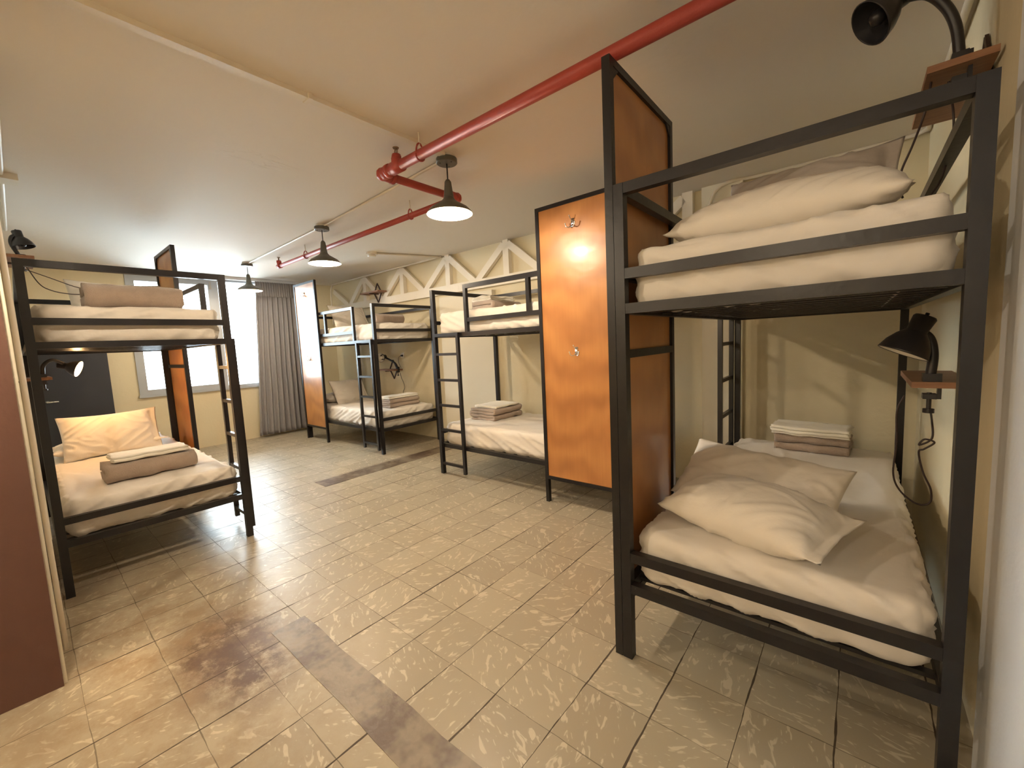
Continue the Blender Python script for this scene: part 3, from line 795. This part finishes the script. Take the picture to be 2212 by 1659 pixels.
# ------------------------------------------------------------------ clamp-on reading lamps
def reading_lamp(base, arm, head, d_, label, lit=False, s=1.0, inner=None):
    """arm: list of points from base to the head; head: bell centre; d_: direction the bell opens to"""
    b0 = Vector(base)
    t = empty('reading_lamp', label, 'reading lamp', base, 0, 'black clamp-on reading lamps')
    rel = lambda p: Vector(p)-b0
    cl = B(); box(cl, -.020*s, .020*s, -.022*s, .022*s, .012, .040*s); box(cl, -.018*s, .018*s, -.022*s, .022*s, -.052*s, -.034*s)
    box(cl, .020*s, .030*s, -.015*s, .015*s, -.052*s, .040*s); tube(cl, [(0, 0, -.095*s), (0, 0, -.03*s)], .007*s, 10)
    lathe(cl, [(0, -.105*s), (.016*s, -.105*s), (.016*s, -.09*s), (0, -.09*s)], 16)
    obj('clamp', cl, M_black, t, bevel=.002)
    pts = spline([rel(p) for p in arm], 7); k = len(pts)
    obj('arm', tube(B(), pts, [.015*s]*k, 14), M_black, t, smooth=True)
    H = aim(rel(head), d_)
    prof = [(0, .098), (.006, .098), (.006, .088), (.030, .086), (.034, .080), (.030, .030), (.036, .022), (.050, .006), (.066, -.022), (.075, -.052), (.077, -.058)]
    prof = [(r*s, z*s) for r, z in prof]
    hd = obj('lamp_head', lathe(B(), prof + [(r-.003, z-.001) for r, z in prof[:2:-1]] , 30, H), M_black, t, smooth=True)
    ln = [(0, .02*s)] + [(max(.002, r-.0045), z+.001) for r, z in prof[6:]]
    obj('reflector', lathe(B(), ln, 30, H), inner or M_shadein, hd, smooth=True)
    bu = obj('bulb', lathe(B(), [(0, .012*s), (.012*s, .010*s), (.020*s, -.012*s), (.026*s, -.032*s), (.018*s, -.050*s), (0, -.056*s)], 18, H), M_bulbr if lit else (inner or M_shadein), hd, smooth=True)
    if lit:
        ld = bpy.data.lights.new('reading_bulb_light', 'POINT'); ld.energy = READ_W; ld.color = (1.0, .56, .22); ld.shadow_soft_size = .02
        lo = bpy.data.objects.new('reading_bulb_light', ld); COL.objects.link(lo); lo.parent = bu; lo.location = H @ Vector((0, 0, -.064*s))
    return t
def cord(label, pts, r=.0035, par=None):
    o = obj('power_cord', tube(B(), spline(pts, 10), r, 8), M_cord, smooth=True)
    return tag(o, label, 'cord', 'black lamp cords')
reading_lamp((.205, 2.13, 1.165), [(.205, 2.13, 1.19), (.210, 2.13, 1.27), (.200, 2.13, 1.33), (.175, 2.12, 1.36)], (.150, 2.10, 1.335), (-.45, -.12, -1), 'black reading lamp clamped to the shelf over the nearest lower berth')
reading_lamp((.235, 2.12, 2.235), [(.235, 2.12, 2.27), (.222, 2.11, 2.36), (.195, 2.10, 2.43), (.150, 2.09, 2.485), (.095, 2.08, 2.50)], (.045, 2.07, 2.480), (-.75, -.35, -.60), 'black reading lamp clamped to the high shelf at the top right of the photo', inner=M_black)
reading_lamp((-5.69, YB-.10, 1.06), [(-5.70, YB-.10, 1.10), (-5.74, YB-.11, 1.16), (-5.86, YB-.12, 1.215), (-5.97, YB-.13, 1.255)], (-6.01, YB-.16, 1.262), (.45, -1, -.1), 'small reading lamp with open bell on the shelf in the far lower berth')
reading_lamp((-4.98, .13, 1.285), [(-4.98, .13, 1.32), (-4.97, .14, 1.39), (-4.98, .19, 1.43), (-5.02, .25, 1.40)], (-5.04, .29, 1.365), (.35, .85, -.35), 'lit reading lamp glowing against the dark door in the left lower berth', lit=True, s=.9)
reading_lamp((-4.92, .12, 2.205), [(-4.92, .10, 2.24), (-4.92, .075, 2.31), (-4.92, .08, 2.36), (-4.92, .10, 2.38)], (-4.92, .125, 2.345), (.12, .24, -1), 'black reading lamp on the high shelf above the left upper berth', s=.85, inner=M_black)
cord('black cord looping down from the lamp over the nearest lower berth', [(.205, 2.13, 1.10), (.233, 2.3, 1.00), (.235, 2.3, .93), (.20, 2.3, .90), (.215, 2.3, .925), (.243, 2.3, .915), (.215, 2.3, .885), (.20, 2.3, .87), (.215, 2.3, .79), (.240, 2.3, .72), (.238, 2.3, .665), (.20, 2.3, .655), (.150, 2.3, .70), (.127, 2.3, .77), (.133, 2.3, .90), (.130, 2.3, 1.03), (.15, 2.3, 1.10)])
cord('thin cord hanging from the high right shelf to the nearest upper berth, left strand', [(.175, 2.15, 2.25), (.160, 2.14, 2.13), (.135, 2.18, 2.04), (.108, 2.2, 1.96), (.105, 2.2, 1.90), (.115, 2.2, 1.86)])
cord('thin cord hanging from the high right shelf, right strand by the wall', [(.215, 2.15, 2.21), (.236, 2.2, 2.12), (.238, 2.2, 2.02), (.225, 2.2, 1.95), (.205, 2.2, 1.88), (.15, 2.2, 1.80)])
cord('twin cord hanging below the shelf in the far lower berth', [(-5.69, YB-.06, 1.0), (-5.68, YB-.05, .92), (-5.63, YB-.05, .84), (-5.61, YB-.05, .76), (-5.66, YB-.05, .68), (-5.63, YB-.05, .62)], .004)
cord('cord rising from the far lower shelf to the wall socket', [(-5.70, YB-.03, 1.08), (-5.75, YB-.03, 1.16), (-5.74, YB-.03, 1.25), (-5.66, YB-.03, 1.275)], .003)
cord('slack cord drooping across the left upper berth towards the pillow', [(-4.85, .12, 2.17), (-4.85, .18, 2.02), (-4.85, .24, 1.97), (-4.9, .33, 1.955), (-4.95, .42, 1.96), (-5.0, .52, 1.97), (-5.0, .56, 1.93)], .0035)
cord('second slack cord strung above the left upper berth', [(-4.85, .12, 2.12), (-4.87, .24, 2.07), (-4.9, .36, 2.02), (-4.93, .46, 1.99), (-5.0, .53, 1.96)], .003)
so = tag(obj('wall_socket', box(B(), -5.70, -5.62, YB-.012, YB, 1.24, 1.32), M_plastic, bevel=.003), 'ivory wall socket above the shelf in the far lower berth', 'socket')
obj('plug', lathe(B(), [(0, 0), (.016, 0), (.012, .035), (0, .035)], 12, Matrix.Translation((-5.66, YB-.012, 1.275)) @ Matrix.Rotation(PI/2, 4, 'X')), M_black, so)
